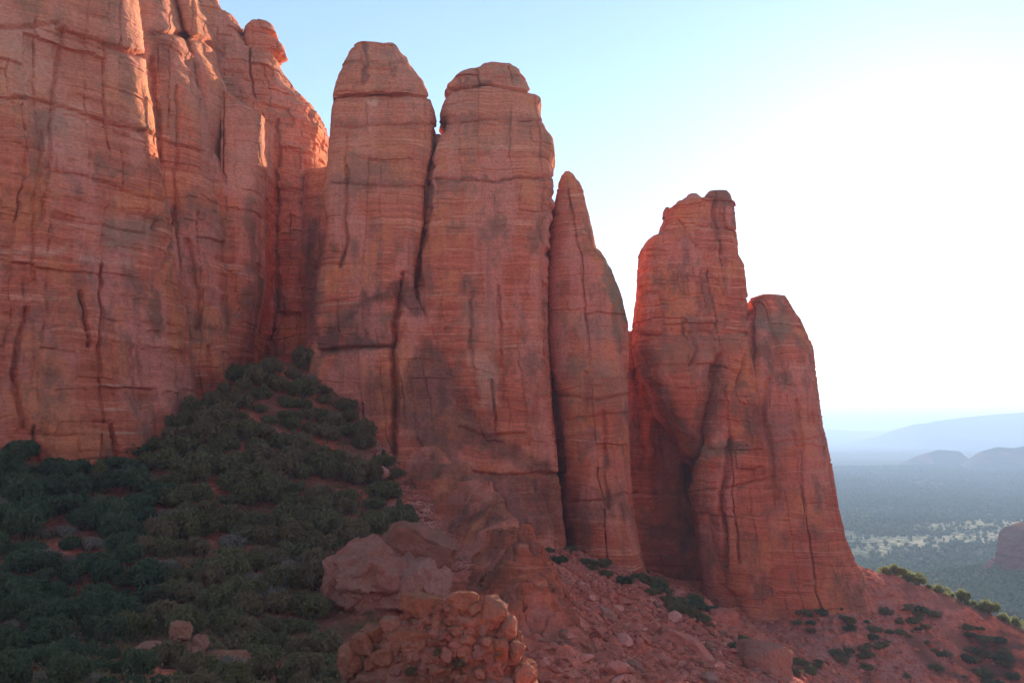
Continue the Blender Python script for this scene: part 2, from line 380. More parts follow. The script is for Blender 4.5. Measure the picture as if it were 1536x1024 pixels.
def column(name, Y, L, R, d, mat, parent, n=3.0, skew=0.0, yoff=None, seed=0.0, k=1.0, flute=1.0, plate=1.0, strata=1.0,
           step=.30, dome=.5, front=.62, crack=True, jig=1.0, foot=None, blocky=0.0, zfix=.75):
    """a mass of rock: stacked outlines between the traced left and right edges, with its own depth, then carved"""
    def world(pts):
        a = np.array([W(px, py, Y) for py, px in pts]); o = np.argsort(a[:, 2]); return a[o, 2], a[o, 0]
    zl, xl = world(L); zr, xr = world(R)
    ztop = max(zl[-1], zr[-1]); zbot = min(zl[0], zr[0])
    if foot is not None: zbot = foot
    nz = int((ztop-zbot)/step) + 1
    zs = np.linspace(zbot, ztop, nz)
    pr = [p for p in [(q[0]) for q in []]]
    Lx = np.interp(zs, zl, xl); Rx = np.interp(zs, zr, xr)
    hw = (Rx-Lx)/2; cx = (Rx+Lx)/2
    py_of = proj(cx, np.full(nz, Y), zs)[1]
    dd = np.interp(py_of, [q[0] for q in d], [q[1] for q in d]) if isinstance(d, list) else np.full(nz, float(d))
    dd = np.minimum(dd, np.maximum(hw*1.5, 1.0)) if not isinstance(d, list) else dd
    yo = np.interp(py_of, [q[0] for q in yoff], [q[1] for q in yoff]) if yoff else np.zeros(nz)
    zc = zs*(1 - zfix*(dd-yo)/Y)            # the rim one sees is the near one: bring it onto the traced height
    zc = np.maximum.accumulate(zc); zs = zc; ztop = zs[-1]
    per = 2*hw.max() + 2*dd.max()*.8
    nf = max(40, int(per/step)); nb = max(14, int(nf*(1-front)*.45))
    th = np.concatenate([np.linspace(-math.pi*1.06, math.pi*.06, nf, endpoint=False), np.linspace(math.pi*.06, math.pi*.94, nb, endpoint=False)])
    cs = np.sign(np.cos(th))*np.abs(np.cos(th))**(2/n); sn = np.sign(np.sin(th))*np.abs(np.sin(th))**(2/n)
    # even spacing along the front: remap by arc length
    ff = np.linspace(-math.pi*1.06, math.pi*.06, 2000)
    fc = np.sign(np.cos(ff))*np.abs(np.cos(ff))**(2/n)*hw.max(); fs = np.sign(np.sin(ff))*np.abs(np.sin(ff))**(2/n)*dd.max()
    al = np.concatenate([[0], np.cumsum(np.hypot(np.diff(fc), np.diff(fs)))]); th[:nf] = np.interp(np.linspace(0, al[-1], nf, endpoint=False), al, ff)
    cs = np.sign(np.cos(th))*np.abs(np.cos(th))**(2/n); sn = np.sign(np.sin(th))*np.abs(np.sin(th))**(2/n)
    tpl = proj(Lx, np.full(nz, Y), zs)[0]; tpr = proj(Rx, np.full(nz, Y), zs)[0]
    for it in range(4):                    # widen or narrow each ring until its edges are the traced ones
        X = cx[:, None] + hw[:, None]*cs; Yv = Y + yo[:, None] + dd[:, None]*sn + skew*(X-cx[:, None])
        px = proj(X, Yv, zs[:, None])[0]
        e0 = (tpl-px.min(1))*Y/F; e1 = (tpr-px.max(1))*Y/F
        cx = cx + (e0+e1)/2*.8; hw = np.maximum(hw + (e1-e0)/2*.8, .05)
    # close the top with shrinking rings
    rings = 1 - np.linspace(0, 1, max(5, int(hw[-1]/step/1.3)))[1:]**1.0
    X = cx[:, None] + hw[:, None]*cs; Yv = Y + yo[:, None] + dd[:, None]*sn + skew*(X-cx[:, None]); Z = np.repeat(zs[:, None], len(th), 1)
    Xt = cx[-1] + hw[-1]*rings[:, None]*cs; Yt = Y + yo[-1] + dd[-1]*rings[:, None]*sn + skew*(Xt-cx[-1])
    Zt = ztop + dome*(1-rings[:, None]**2) + 0*Xt
    # outward normals in plan
    nx = np.sign(cs)*np.abs(cs)**(n-1)/1.0; ny = np.sign(sn)*np.abs(sn)**(n-1)
    NX = nx[None]/hw[:, None] - 0; NY = ny[None]/dd[:, None]
    NX = NX - skew*NY; ln = np.hypot(NX, NY)+1e-9; NX /= ln; NY /= ln
    fade = np.ones(nz)
    D = relief(X, Yv, Z, k, seed, flute, plate, strata, blocky)
    lim = np.minimum(1, hw/2.6)[:, None]; D = D*lim
    if crack:
        px, py = proj(X, Yv, Z); frontm = NY < .45
        jx = px + 2.5*perlin(px/9, py/14, 2.2)
        for pts, wd, dp in CRACKS:
            P = np.array(pts); m = (px > P[:,0].min()-30) & (px < P[:,0].max()+30) & (py > P[:,1].min()-25) & (py < P[:,1].max()+25) & frontm
            if not m.any(): continue
            q = np.full(m.sum(), 1e9)
            for a, b in zip(pts[:-1], pts[1:]): q = np.minimum(q, dist_seg(jx[m], py[m], a, b))
            D[m] -= dp*np.exp(-(q/wd)**2)
    X = X + NX*D; Yv = Yv + NY*D
    px = proj(X, Yv, Z)[0]; kk = max(3, int(1.3/step)); ker = np.ones(kk)/kk     # bring the slow part of the outline back onto the traced edges
    sm = lambda a: np.convolve(np.pad(a, (kk//2, kk-1-kk//2), mode='edge'), ker, 'valid')
    g0 = sm((tpl-px.min(1))*Y/F); g1 = sm((tpr-px.max(1))*Y/F); wR = (cs[None]+1)/2
    X = X + .9*(g0[:, None]*(1-wR) + g1[:, None]*wR)
    Z = Z + .35*perlin(X/3, Yv/3, Z/3)*lim
    Xt = cx[-1] + (X[-1]-cx[-1])*rings[:, None]; Yt = Y + yo[-1] + (Yv[-1]-Y-yo[-1])*rings[:, None]
    Zt = Zt + (.35*perlin(Xt/3, Yt/3, Zt/3)*lim[-1]) + jig*(.8*fbm(Xt/3.5, Yt/3.5, Zt*0+seed, 3))*(1-rings[:, None]**6)
    X = np.vstack([X, Xt]); Yv = np.vstack([Yv, Yt]); Z = np.vstack([Z, Zt])
    V = np.stack([X, Yv, Z], -1); nr, nc = X.shape
    px, py = proj(X, Yv, Z); A = stain_shade_at(px, py)
    i = np.arange(nr-1)[:, None]*nc; j = np.arange(nc)[None]; j2 = (j+1) % nc
    Q = np.stack([i+j, i+j2, i+nc+j2, i+nc+j], -1).reshape(-1, 4)
    return mesh_np(name, V.reshape(-1, 3), Q, mat, parent, attrs=A.reshape(-1, 4))

def root_at(name, px, py, Y, label, cat, group=None):
    o = empty(name, (0, 0, 0)); tag(o, label, cat, group); return o

# ------------------------------------------------------------------ the cliff on the left
cliff = root_at('sandstone_cliff', 100, 690, 150, 'huge red sandstone cliff filling the left side, stepped buttresses with sunlit upper flanks', 'cliff')
column('buttress', 146, [(-130,-220),(750,-220)], [(-130,200),(0,216),(62,222),(76,226),(150,236),(300,262),(500,286),(760,310)],
       [(-130,4.5),(60,4.5),(80,5.5),(300,7),(400,10),(760,15)], M_rock, cliff, n=5, skew=.85, seed=1.2, k=1.0, step=.34, dome=1.5, plate=1.2)
column('buttress', 186, [(-60,170),(750,170)], [(-60,270),(0,285),(40,302),(60,306),(100,314),(130,324),(180,330),(240,334),(300,352),(400,378),(760,400)],
       [(-60,9),(60,10),(300,12),(760,17)], M_rock, cliff, n=5, skew=.4, seed=2.6, step=.34, dome=1.0, plate=1.1)
column('buttress', 200, [(128,330),(760,330)], [(128,352),(140,372),(155,392),(168,414),(230,419),(440,420),(520,408),(600,404),(760,410)],
       [(128,8),(300,13),(760,20)], M_rock, cliff, n=4, skew=.35, seed=4.1, step=.34)
column('upper_wall', 222, [(-30,240),(700,240)], [(-30,296),(0,316),(25,345),(48,370),(75,386),(100,400),(128,438),(150,455),(170,476),(186,488),(212,496),(300,503),(700,500)],
       [(-30,9),(100,12),(250,14),(700,18)], M_rock, cliff, n=6, skew=.06, seed=5.3, step=.34, blocky=1.2, zfix=-.4)
column('flank', 197, [(-30,240),(40,270),(100,285),(200,300),(700,320)], [(-30,292),(0,303),(40,322),(60,326),(100,334),(130,346),(180,352),(240,352),(300,368),(700,390)],
       [(-30,9),(240,11),(700,14)], M_rock, cliff, zfix=.1, n=2.7, seed=2.2, step=.3, dome=1.0, flute=1.5, plate=.8, blocky=.8)
column('flank', 227, [(164,432),(250,424),(500,420)], [(164,468),(172,479),(186,490),(212,497),(300,504),(500,504)],
       [(164,8),(200,13),(500,14)], M_rock, cliff, zfix=.1, n=2.7, seed=3.2, step=.3, dome=.6, flute=1.3, plate=.8, blocky=.8)
column('hoodoo', 219, [(40,376),(48,369),(62,366),(90,366),(170,366)], [(38,404),(46,416),(56,419),(62,409),(68,428),(80,433),(88,419),(100,424),(125,434),(150,450),(170,462)],
       6.0, M_rock, cliff, n=2.8, seed=6.6, k=.75, zfix=.2, step=.25, flute=.5, strata=2.2, blocky=1.2)
column('alcove_wall', 213, [(256,455),(760,440)], [(253,600),(760,620)], [(200,6),(760,12)], M_rock, cliff, n=3, seed=7.7, step=.4, jig=.4)  # its hidden right end reaches behind the spire, added to block low sun

# ------------------------------------------------------------------ the spires
SP_G = 'tall sandstone spires in the middle'
s1 = root_at('rock_spire', 570, 700, 190, 'tall rounded sandstone spire just right of the cliff, highest top of all the spires', 'rock spire', SP_G)
column('shaft', 190, [(140,503),(150,497),(230,492),(285,484),(330,490),(380,482),(430,468),(520,466),(600,455),(860,430)],
       [(140,646),(165,656),(188,655),(200,652),(260,651),(350,646),(385,638),(430,636),(520,645),(860,680)],
       [(140,8),(300,9),(500,11),(780,16)], M_rock, s1, n=4.5, seed=8.1, step=.27, k=.8, plate=.9)
column('cap_rock', 190, [(68,530),(74,525),(85,519),(100,512),(120,503),(138,499),(144,500)], [(67,602),(74,609),(88,617),(100,624),(120,640),(136,648),(144,649)],
       [(60,5),(100,7.5),(144,8.8)], M_rock, s1, n=3.4, seed=8.6, step=.2, k=.6, strata=1.8, flute=.6, blocky=1.2, dome=.1, jig=.1)
s2 = root_at('rock_spire', 740, 800, 192, 'broad flat-topped sandstone spire with a dark overhanging cap, between the highest and the pointed spire', 'rock spire', SP_G)
column('shaft', 192, [(136,674),(148,662),(165,657),(180,665),(195,663),(202,655),(230,645),(270,642),(330,637),(420,626),(560,610),(880,560)],
       [(136,803),(145,812),(162,810),(190,819),(205,830),(228,833),(240,829),(300,832),(330,827),(400,822),(500,822),(600,828),(700,838),(880,856)],
       [(136,9),(300,10),(500,12),(880,18)], M_rock, s2, n=4.5, seed=10.4, step=.27, k=.8, plate=.9)
column('cap_rock', 192, [(100,720),(104,700),(112,682),(122,670),(132,667),(139,673)], [(98,772),(104,782),(112,788),(122,795),(132,803),(139,806)],
       [(100,6),(139,9)], M_rock, s2, n=3.4, seed=11.2, step=.2, k=.6, strata=1.8, flute=.5, dome=.2, jig=.3, blocky=1.2)
column('joint_filling', 191.5, [(200,640),(400,610),(800,560)], [(200,662),(400,680),(800,720)], 6, M_rock, s2, n=3, seed=9.5, step=.4, dome=.1, jig=.2)
column('joint_filling', 195, [(305,815),(800,790)], [(305,842),(400,860),(800,880)], 5, M_rock, s2, n=3, seed=9.9, step=.4, dome=.1, jig=.2)
s3 = root_at('rock_spire', 880, 850, 194, 'slender pointed sandstone spire with pale scrubby shoulder, third spire from the cliff', 'rock spire', SP_G)
column('shaft', 194, [(284,836),(300,832),(340,826),(400,821),(500,820),(700,830),(920,850)],
       [(284,874),(310,880),(340,888),(370,894),(376,902),(400,917),(440,932),(480,942),(510,944),(600,942),(700,946),(780,952),(850,966),(920,980)],
       [(284,4),(400,8),(500,10),(920,15)], M_rock, s3, n=2.6, seed=12.9, step=.26, k=.7, flute=1.1)
column('tip', 194, [(258,846),(262,842),(272,838),(290,835)], [(257,855),(262,861),(272,869),(280,873),(290,876)], 3.2, M_rock, s3, n=2.6, seed=13.3, step=.18, k=.5, blocky=1.3, dome=.2, jig=.2)
pyr = root_at('rock_buttress', 600, 640, 183, 'low pyramid-shaped red buttress with dark varnished edges leaning on the base of the spires', 'rock buttress')
column('rock_face', 182, [(412,594),(440,562),(470,527),(500,492),(515,478),(560,470),(870,440)], [(412,606),(450,628),(500,652),(560,688),(620,722),(655,752),(700,815),(780,832),(870,850)],
       [(412,1.0),(520,3.5),(650,6),(780,12)], M_rock, pyr, n=2.4, seed=14.6, step=.26, k=.75, yoff=[(412,0),(600,-1),(780,-3)], strata=1.5, dome=.2, jig=.2)

# ------------------------------------------------------------------ the tower on the right
back = root_at('saddle_wall', 980, 880, 214, 'shadowed rock wall in the deep notch between pointed spire and right tower', 'rock wall')
column('rock_face', 214, [(497,905),(560,880),(960,860)], [(497,985),(560,1010),(960,1120)], [(497,3),(960,9)], M_far, back, n=3, seed=16.1, step=.36, dome=.1, jig=.2)
tw = root_at('rock_tower', 1030, 900, 200, 'freestanding red sandstone tower with stepped broken top against the glare', 'rock tower')
column('shaft', 202, [(301,1010),(312,998),(326,991),(345,986),(354,968),(372,958),(440,954),(490,947),(520,949),(570,960),(620,978),(660,1008),(700,1026),(800,1040),(960,1072)],
       [(301,1102),(345,1105),(380,1108),(395,1116),(440,1121),(520,1126),(600,1142),(960,1190)],
       [(301,6),(450,9),(600,12),(960,16)], M_far, tw, n=3.6, seed=17.4, step=.27, k=.85, flute=1.2, blocky=1.0)
column('summit_block', 203, [(288,1058),(291,1050),(305,1048)], [(286,1090),(292,1096),(305,1100)], 5, M_far, tw, n=3, seed=18.4, step=.18, k=.3, dome=.2)
column('summit_block', 202, [(293,1030),(296,1020),(306,1010)], [(291,1046),(296,1052),(306,1056)], 4, M_far, tw, n=3, seed=18.9, step=.18, k=.3, dome=.2)
column('summit_block', 202, [(312,997),(316,994),(325,993)], [(311,1004),(316,1006),(325,1010)], 2.5, M_far, tw, n=3, seed=19.9, step=.18, k=.2, dome=.1, jig=.2)
sh = root_at('rock_shoulder', 1200, 880, 208, 'lower stepped sandstone shoulder on the right side of the tower, dropping to the valley', 'rock shoulder')
column('rock_face', 205, [(446,1124),(500,1092),(960,1050)], [(444,1178),(452,1183),(466,1190),(480,1202),(520,1220),(600,1229),(640,1236),(700,1249),(760,1259),(800,1268),(840,1284),(858,1297),(960,1340)],
       [(444,5),(520,9),(700,13),(960,18)], M_far, sh, n=3.6, seed=20.2, step=.28, k=.85, flute=1.1, dome=.1, jig=.1, zfix=.5)
column('lower_rib', 198, [(560,1075),(640,1050),(700,1040),(800,1042),(950,1060)], [(560,1092),(640,1120),(700,1150),(800,1170),(950,1200)],
       [(560,2),(700,6),(950,10)], M_far, sh, n=3.0, seed=21.7, step=.28, k=.8, dome=.3, flute=1.2)

# ------------------------------------------------------------------ the hillside
CP_T = [(-200,700,118),(0,690,132),(100,700,140),(160,705,145),(230,668,150),(300,602,160),(350,582,168),(400,553,176),(440,556,180),(500,586,178),(560,640,176),(600,690,174),
 (660,725,178),(720,765,180),(800,800,182),(880,835,183),(960,868,184),(1060,918,182),(1150,930,188),(1230,890,194),(1290,862,199),
 (1340,884,200),(1400,896,204),(1460,915,205),(1536,945,204),(1650,1000,200),
 (0,1024,62),(300,1024,66),(500,1024,60),(650,1060,52),(800,1060,60),(900,1040,80),(1100,1030,105),(1300,1024,170),(1536,1024,187),
 (-150,850,95),(0,850,95),(200,850,98),(400,850,108),(300,750,132),(400,680,150),(450,640,165),(300,930,88),(150,770,118),(500,760,140),(560,720,155),(560,860,105),
 (640,735,160),(700,770,150),(740,820,135),(780,880,115),(810,960,95),(660,820,130),(690,900,105),
 (860,850,160),(900,900,135),(950,950,122),(1000,1000,110),(1080,950,140),(1150,1000,130),(1200,960,174),(1250,920,186),(1350,960,189),(1450,985,197),(1000,880,165)]
cps = [W(*q) for q in CP_T]
cps += [W(*q) for q in [(300,618,184),(350,592,190),(250,665,172),(400,558,192),(440,562,196),(200,690,165)]]
cps += [(0,8,-4),(0,25,-10),(-40,20,-10),(40,20,-14),(30,45,-19),(60,60,-24),(100,100,-34),(-60,45,-15),(-120,60,-12),(150,120,-66),(90,130,-56),(70,100,-40),
        (-60,215,12),(-20,215,-8),(20,215,-28),(60,235,-45),(110,232,-58),(130,225,-60),(150,200,-60),(190,160,-62),(90,260,-75),(0,270,-45),(-100,240,10),(-150,180,5)]
cps += [(-60,-20,-8),(60,-20,-12),(0,-35,2),(-90,-70,14),(90,-70,8),(0,-80,20),(0,-120,42),(-100,-130,42),(110,-130,38),(200,-60,-20),(-180,-40,0)]  # unseen rise behind the camera, added to bounce warm sunlight onto the cliffs
cps = np.array(cps)
def tps_fit(P, z, lam=.02):
    n = len(P); r = np.hypot(P[:,None,0]-P[None,:,0], P[:,None,1]-P[None,:,1])/100; K = r*r*np.log(r+1e-9); K += lam*np.eye(n)*.1
    A = np.zeros((n+3, n+3)); A[:n,:n] = K; A[:n,n] = 1; A[:n,n+1:] = P/100; A[n:,:n] = A[:n,n:].T
    return np.linalg.solve(A, np.concatenate([z, [0,0,0]]))
TW = tps_fit(cps[:, :2], cps[:, 2])
def tps(x, y):
    x = np.asarray(x, float); y = np.asarray(y, float); s = TW[len(cps)] + TW[len(cps)+1]*x/100 + TW[len(cps)+2]*y/100
    for i in range(len(cps)):
        r2 = ((x-cps[i,0])**2 + (y-cps[i,1])**2)/1e4; s = s + TW[i]*.5*r2*np.log(r2+1e-12)
    return s
# a rocky rib runs down the middle; (px,py,Y) nodes give its line
RIB = [W(*q)[:2] for q in [(640,735,160),(700,770,150),(745,820,135),(785,880,115),(815,960,95),(830,1020,85)]]
def ground_z(x, y, detail=True):
    x = np.asarray(x, float); y = np.asarray(y, float)
    z = tps(x, y)
    out = np.maximum(0, np.hypot(np.maximum(np.abs(x-15)-160, 0), np.maximum(np.abs(y-65)-205, 0)))
    z = np.clip(z, -110, 60) - out*.9
    if detail:
        dr = np.full(x.shape, 1e9)
        for a, b in zip(RIB[:-1], RIB[1:]): dr = np.minimum(dr, dist_seg(x, y, a, b))
        rib = np.exp(-(dr/6.5)**2)
        rock = np.clip(rib + sstep(.05, .35, perlin(x/22, y/22, 4.4)+.15)*sstep(-10, 30, x)*.8, 0, 1)
        zl = z + 1.2*perlin(x/9, y/9, 1.0)
        z = z + 1.2*perlin(x/19, y/19, 2.0) + .5*perlin(x/6, y/6, 3.0)
        z = z + rib*(1.6 + 1.3*perlin(x/5, y/5, 7.7))
        # ledges where rock shows through
        t = zl/2.2; fl = np.floor(t); z = z + rock*(.9*(sstep(.55, .95, t-fl) - (t-fl)))
        z = z + (.30+.35*rock)*fbm(x/1.9, y/1.9, z*0+6.1, 3, .6) + .7*np.abs(perlin(x/4.5, y/9, 2.7))*sstep(0, 12, x)
    return z
gx = np.arange(-215, 250, .55); gy = np.concatenate([np.arange(-200, 20, 2.5), np.arange(20, 232, .55), np.arange(232, 330, 2.0)])
GX, GY = np.meshgrid(gx, gy); GZ = ground_z(GX, GY)
GPX, GPY = proj(GX, GY, GZ)
st = np.zeros(GX.shape+(4,), np.float32); st[..., 3] = 1
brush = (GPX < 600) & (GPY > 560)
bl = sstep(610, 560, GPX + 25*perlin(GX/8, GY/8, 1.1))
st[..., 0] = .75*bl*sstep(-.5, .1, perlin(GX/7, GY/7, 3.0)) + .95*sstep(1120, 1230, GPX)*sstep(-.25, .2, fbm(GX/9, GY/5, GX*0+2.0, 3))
chute = np.full(GX.shape, 1e9)
CH = [W(*q)[:2] for q in [(590,690,170),(630,740,158),(650,800,138),(670,860,118)]]
for a, b in zip(CH[:-1], CH[1:]): chute = np.minimum(chute, dist_seg(GX, GY, a, b))
st[..., 1] = np.maximum(.9*np.exp(-(chute/4.5)**2), .45*sstep(780, 860, GPX)*sstep(1150, 1080, GPX)*sstep(-.2, .3, perlin(GX/5, GY/5, 5.0)))
st[..., 2] = .8*sstep(-2, 6, GY-(205+(110-GX)*.0))*sstep(95, 110, GX)
st[..., 3] = 1 - np.clip(sstep(1090, 1160, GPX)*sstep(1480, 1380, GPX)*sstep(-.25, .25, perlin(GX/9, GY/9, 6.0)+.1), 0, 1)
nr, nc = GX.shape
i = np.arange(nr-1)[:, None]*nc; j = np.arange(nc-1)[None]
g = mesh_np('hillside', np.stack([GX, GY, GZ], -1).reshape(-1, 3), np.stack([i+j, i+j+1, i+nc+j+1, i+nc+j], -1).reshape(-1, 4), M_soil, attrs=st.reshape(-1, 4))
tag(g, kind='structure')

rx_, ry_ = np.meshgrid(np.arange(-26, 20, .24), np.arange(82, 172, .24)); rz_ = ground_z(rx_, ry_)
dr_ = np.full(rx_.shape, 1e9)
for a, b in zip(RIB[:-1], RIB[1:]): dr_ = np.minimum(dr_, dist_seg(rx_, ry_, a, b))
hh = 6.6*sstep(86, 100, ry_)*np.exp(-((dr_+1.5*perlin(rx_/5, ry_/5, 1.4))/5.2)**2)*(1+.45*perlin(rx_/7, ry_/7, 9.1)) - 1.1
zt = rz_ + hh; bed = zt/2.6 + .5*perlin(rx_/4, ry_/4, 1.9) + .6*perlin(rx_/11, ry_/11, 3.9); fl = np.floor(bed)
zt = zt + 2.6*(.9*(sstep(.55, .98, bed-fl) - (bed-fl)))*.5
zt = zt + .55*fbm(rx_/3.4, ry_/3.0, zt/3.0, 4, .6) - .8*sstep(.07, 0, np.abs(perlin(rx_/3.6, ry_/3.6, 7.1)))
rA = np.zeros(rx_.shape+(4,), np.float32); rA[..., 3] = 1; rA[..., 0] = .5*sstep(-.1, .3, perlin(rx_/6, ry_/6, 4.8))
nr, nc = rx_.shape; i = np.arange(nr-1)[:, None]*nc; j = np.arange(nc-1)[None]
rib_o = mesh_np('rock_rib', np.stack([rx_ + .5*perlin(rx_/2, ry_/2, zt), ry_, zt], -1).reshape(-1, 3), np.stack([i+j, i+j+1, i+nc+j+1, i+nc+j], -1).reshape(-1, 4), M_rock, attrs=rA.reshape(-1, 4))
tag(rib_o, 'rough ledgy rib of red bedrock running downhill between the debris chute and the talus', 'rock rib')

# ------------------------------------------------------------------ valley, mesas
VZ = -165.0
def valley_z(x, y):
    r = np.hypot(x, y)
    z = VZ + 14*perlin(x/700, y/700, 1.5) + 30*perlin(x/2600, y/2600, 5.5)*sstep(1500, 4000, r) + 5*perlin(x/180, y/180, 2.5)
    return z
def valley_material():
    t = NT('valley_ground')
    a = t.noise(t.pos(.002, .002, .002), 1, 6, .6); b = t.noise(t.pos(.02, .02, .02), 1, 6, .65)
    col = t.ramp(a, [(.40, (.075, .085, .045)), (.50, (.11, .105, .058)), (.60, (.17, .14, .09)), (.68, (.10, .095, .055))])
    col = t.mix(t.ramp(b, [(.55, 0.0), (.66, .8)]), col, (.24, .13, .08))
    at = t.n('ShaderNodeAttribute', attribute_name='tint'); sp = t.n('ShaderNodeSeparateColor'); t.l(at.outputs['Color'], sp.inputs[0])
    col = t.mix(sp.outputs[1], col, (.40, .33, .21))
    f = t.noise(t.pos(.09, .09, .09), 1, 4, .6)
    col = t.mix(t.ramp(f, [(.44, 0.0), (.52, .85)]), col, (.085, .105, .055))
    t.color(col); t.b.inputs['Specular IOR Level'].default_value = 0; t.b.inputs['Roughness'].default_value = 1
    return t.m
M_valley = valley_material()
rr = np.concatenate([np.linspace(60, 5000, 260), np.geomspace(5050, 42000, 90)]); aa = np.radians(np.concatenate([np.linspace(-180, -95, 30, endpoint=False), np.linspace(-95, 95, 500), np.linspace(95, 180, 31)[1:]]))
RR, AA = np.meshgrid(rr, aa, indexing='ij'); VX = RR*np.sin(AA); VY = RR*np.cos(AA); VZZ = valley_z(VX, VY)
def meadow(x, y):
    px, py = proj(x, y, valley_z(x, y)); n = 14*perlin(x/60, y/60, 3.3) + 6*perlin(x/20, y/20, 1.3)
    line = 822 - (px-1270)*.13
    return sstep(26, 8, np.abs(py-line+n*.5)-(px-1270)*.02)*sstep(-.35, .15, perlin(x/90, y/90, 8.8)+.2)
A = np.zeros(VX.shape+(4,), np.float32); A[..., 3] = 1; A[..., 1] = meadow(VX, VY)
nr, nc = VX.shape; i = np.arange(nr-1)[:, None]*nc; j = np.arange(nc-1)[None]
v = mesh_np('valley_floor', np.stack([VX, VY, VZZ], -1).reshape(-1, 3), np.stack([i+j, i+nc+j, i+nc+j+1, i+j+1], -1).reshape(-1, 4), M_valley, smooth=True, attrs=A.reshape(-1, 4))
tag(v, kind='structure')

def mesa_material(name, top, low):
    t = NT(name)
    sep = t.n('ShaderNodeSeparateXYZ'); g = t.n('ShaderNodeNewGeometry'); t.l(g.outputs['Normal'], sep.inputs[0])
    n = t.noise(t.pos(.004, .004, .02), 1, 6, .6)
    f = t.math('ADD', t.math('MULTIPLY', sep.outputs[2], .8), t.math('MULTIPLY', n, .5))
    t.color(t.ramp(f, [(.35, top), (.6, top), (.85, low)])); return t.m
M_mesa = mesa_material('mesa_rock', (.20, .12, .10), (.08, .09, .055))
M_butte_near = mesa_material('near_butte_rock', (.20, .075, .055), (.20, .10, .07))
M_butte = mesa_material('butte_rock', (.40, .14, .09), (.12, .11, .06))
def mesa(name, Y0, Y1, outline, foot_py, mat, kind='structure', ax=(1100, 1900), nu=220, nvv=60, rough=.18, talus=.5, gul_k=1.0):
    """a ridge whose skyline at distance Y0 is the traced one, sloping to its foot towards the camera and flat behind"""
    o = np.array(outline, float); px = np.linspace(ax[0], ax[1], nu)
    top = np.interp(px, o[:,0], o[:,1])
    X0 = (px-768)/F*Y0; Zt = np.array([W(a, b, Y0)[2] for a, b in zip(px, top)])
    fz = VZ-40
    vs = np.linspace(0, 1, nvv); X = []; Yv = []; Z = []
    for t in vs:
        if t < .8:
            s = t/.8; prof = (talus*sstep(0, .72, s)*1.0 + (1-talus)*sstep(.74, .93, s))
            yy = Y0 - (Y0-Y1)*(1-s)
        else:
            s = (t-.8)/.2; prof = 1 - .85*s; yy = Y0 + (Y0-Y1)*.8*s
        gul = perlin(X0/(Y0*.035), np.full(nu, yy/(Y0*.12)), 2.2)*.5 + perlin(X0/(Y0*.012), np.full(nu, yy/(Y0*.04)), 7.2)*.25
        hgt = (Zt-fz)*prof*(1 + rough*gul*4*prof*(1-prof)*1.6)
        X.append(X0*(yy/Y0)**.15); Yv.append(yy + (Y0-Y1)*.25*gul*(1-abs(2*min(t/.8,1)-1))); Z.append(fz + hgt)
    X.append(X[-1]); Yv.append(Yv[-1]+10); Z.append(np.full(nu, fz))
    V = np.stack([np.array(X), np.array(Yv), np.array(Z)], -1); nr, nc = V.shape[:2]
    i = np.arange(nr-1)[:, None]*nc; j = np.arange(nc-1)[None]
    ob = mesh_np(name, V.reshape(-1, 3), np.stack([i+j, i+j+1, i+nc+j+1, i+nc+j], -1).reshape(-1, 4), mat, smooth=False)
    return ob
tag(mesa('plateau', 17000, 12500, [(1000,648),(1180,642),(1240,644),(1270,646),(1345,646),(1358,643),(1400,640),(2000,640)], 700, M_mesa), kind='structure')
tag(mesa('plateau', 11000, 7600, [(1100,700),(1240,705),(1335,690),(1350,653),(1368,636),(1388,634),(1400,631),(1440,626),(1490,621),(1536,618),(1700,612),(2000,612)], 700, M_mesa), kind='structure')
tag(mesa('hills', 6400, 5200, [(1100,705),(1250,700),(1290,704),(1330,697),(1346,694),(1370,700),(1440,703),(1536,706),(2000,706)], 720, M_mesa, talus=.9, rough=.1), kind='structure')
b1 = mesa('butte', 4600, 4000, [(1280,722),(1340,700),(1375,692),(1382,680),(1402,674),(1428,676),(1445,690),(1470,714),(1490,722)], 720, M_butte, ax=(1280, 1490), nu=90)
tag(b1, 'hazy low domed butte rising from the valley woods, nearest the shoulder', 'butte', 'distant buttes')
b2 = mesa('butte', 4200, 3700, [(1400,728),(1440,700),(1458,690),(1468,676),(1490,670),(1512,672),(1536,668),(1600,672),(1700,720)], 720, M_butte, ax=(1400, 1700), nu=110)
tag(b2, 'hazy reddish butte at the right picture edge above the valley woods', 'butte', 'distant buttes')
b3 = column('butte', 850, [(782,1548),(790,1538),(799,1512),(806,1506),(812,1500),(835,1496),(850,1494),(880,1470),(930,1440)], [(782,1640),(930,1800)], [(782,35),(850,50),(930,120)], M_butte_near, None, n=2.6, seed=44.4, step=1.6, k=3.0, crack=False, dome=3)
fh = column('foothill', 838, [(850,1548),(862,1515),(885,1470),(930,1380)], [(850,1570),(870,1680),(930,1800)], [(846,30),(930,150)], M_valley, None, n=2.2, seed=47.4, step=2.0, k=1.5, crack=False, dome=3)
tag(fh, kind='structure')
tag(b3, 'dark red rock butte cut by the right edge, below the pale meadow', 'butte')

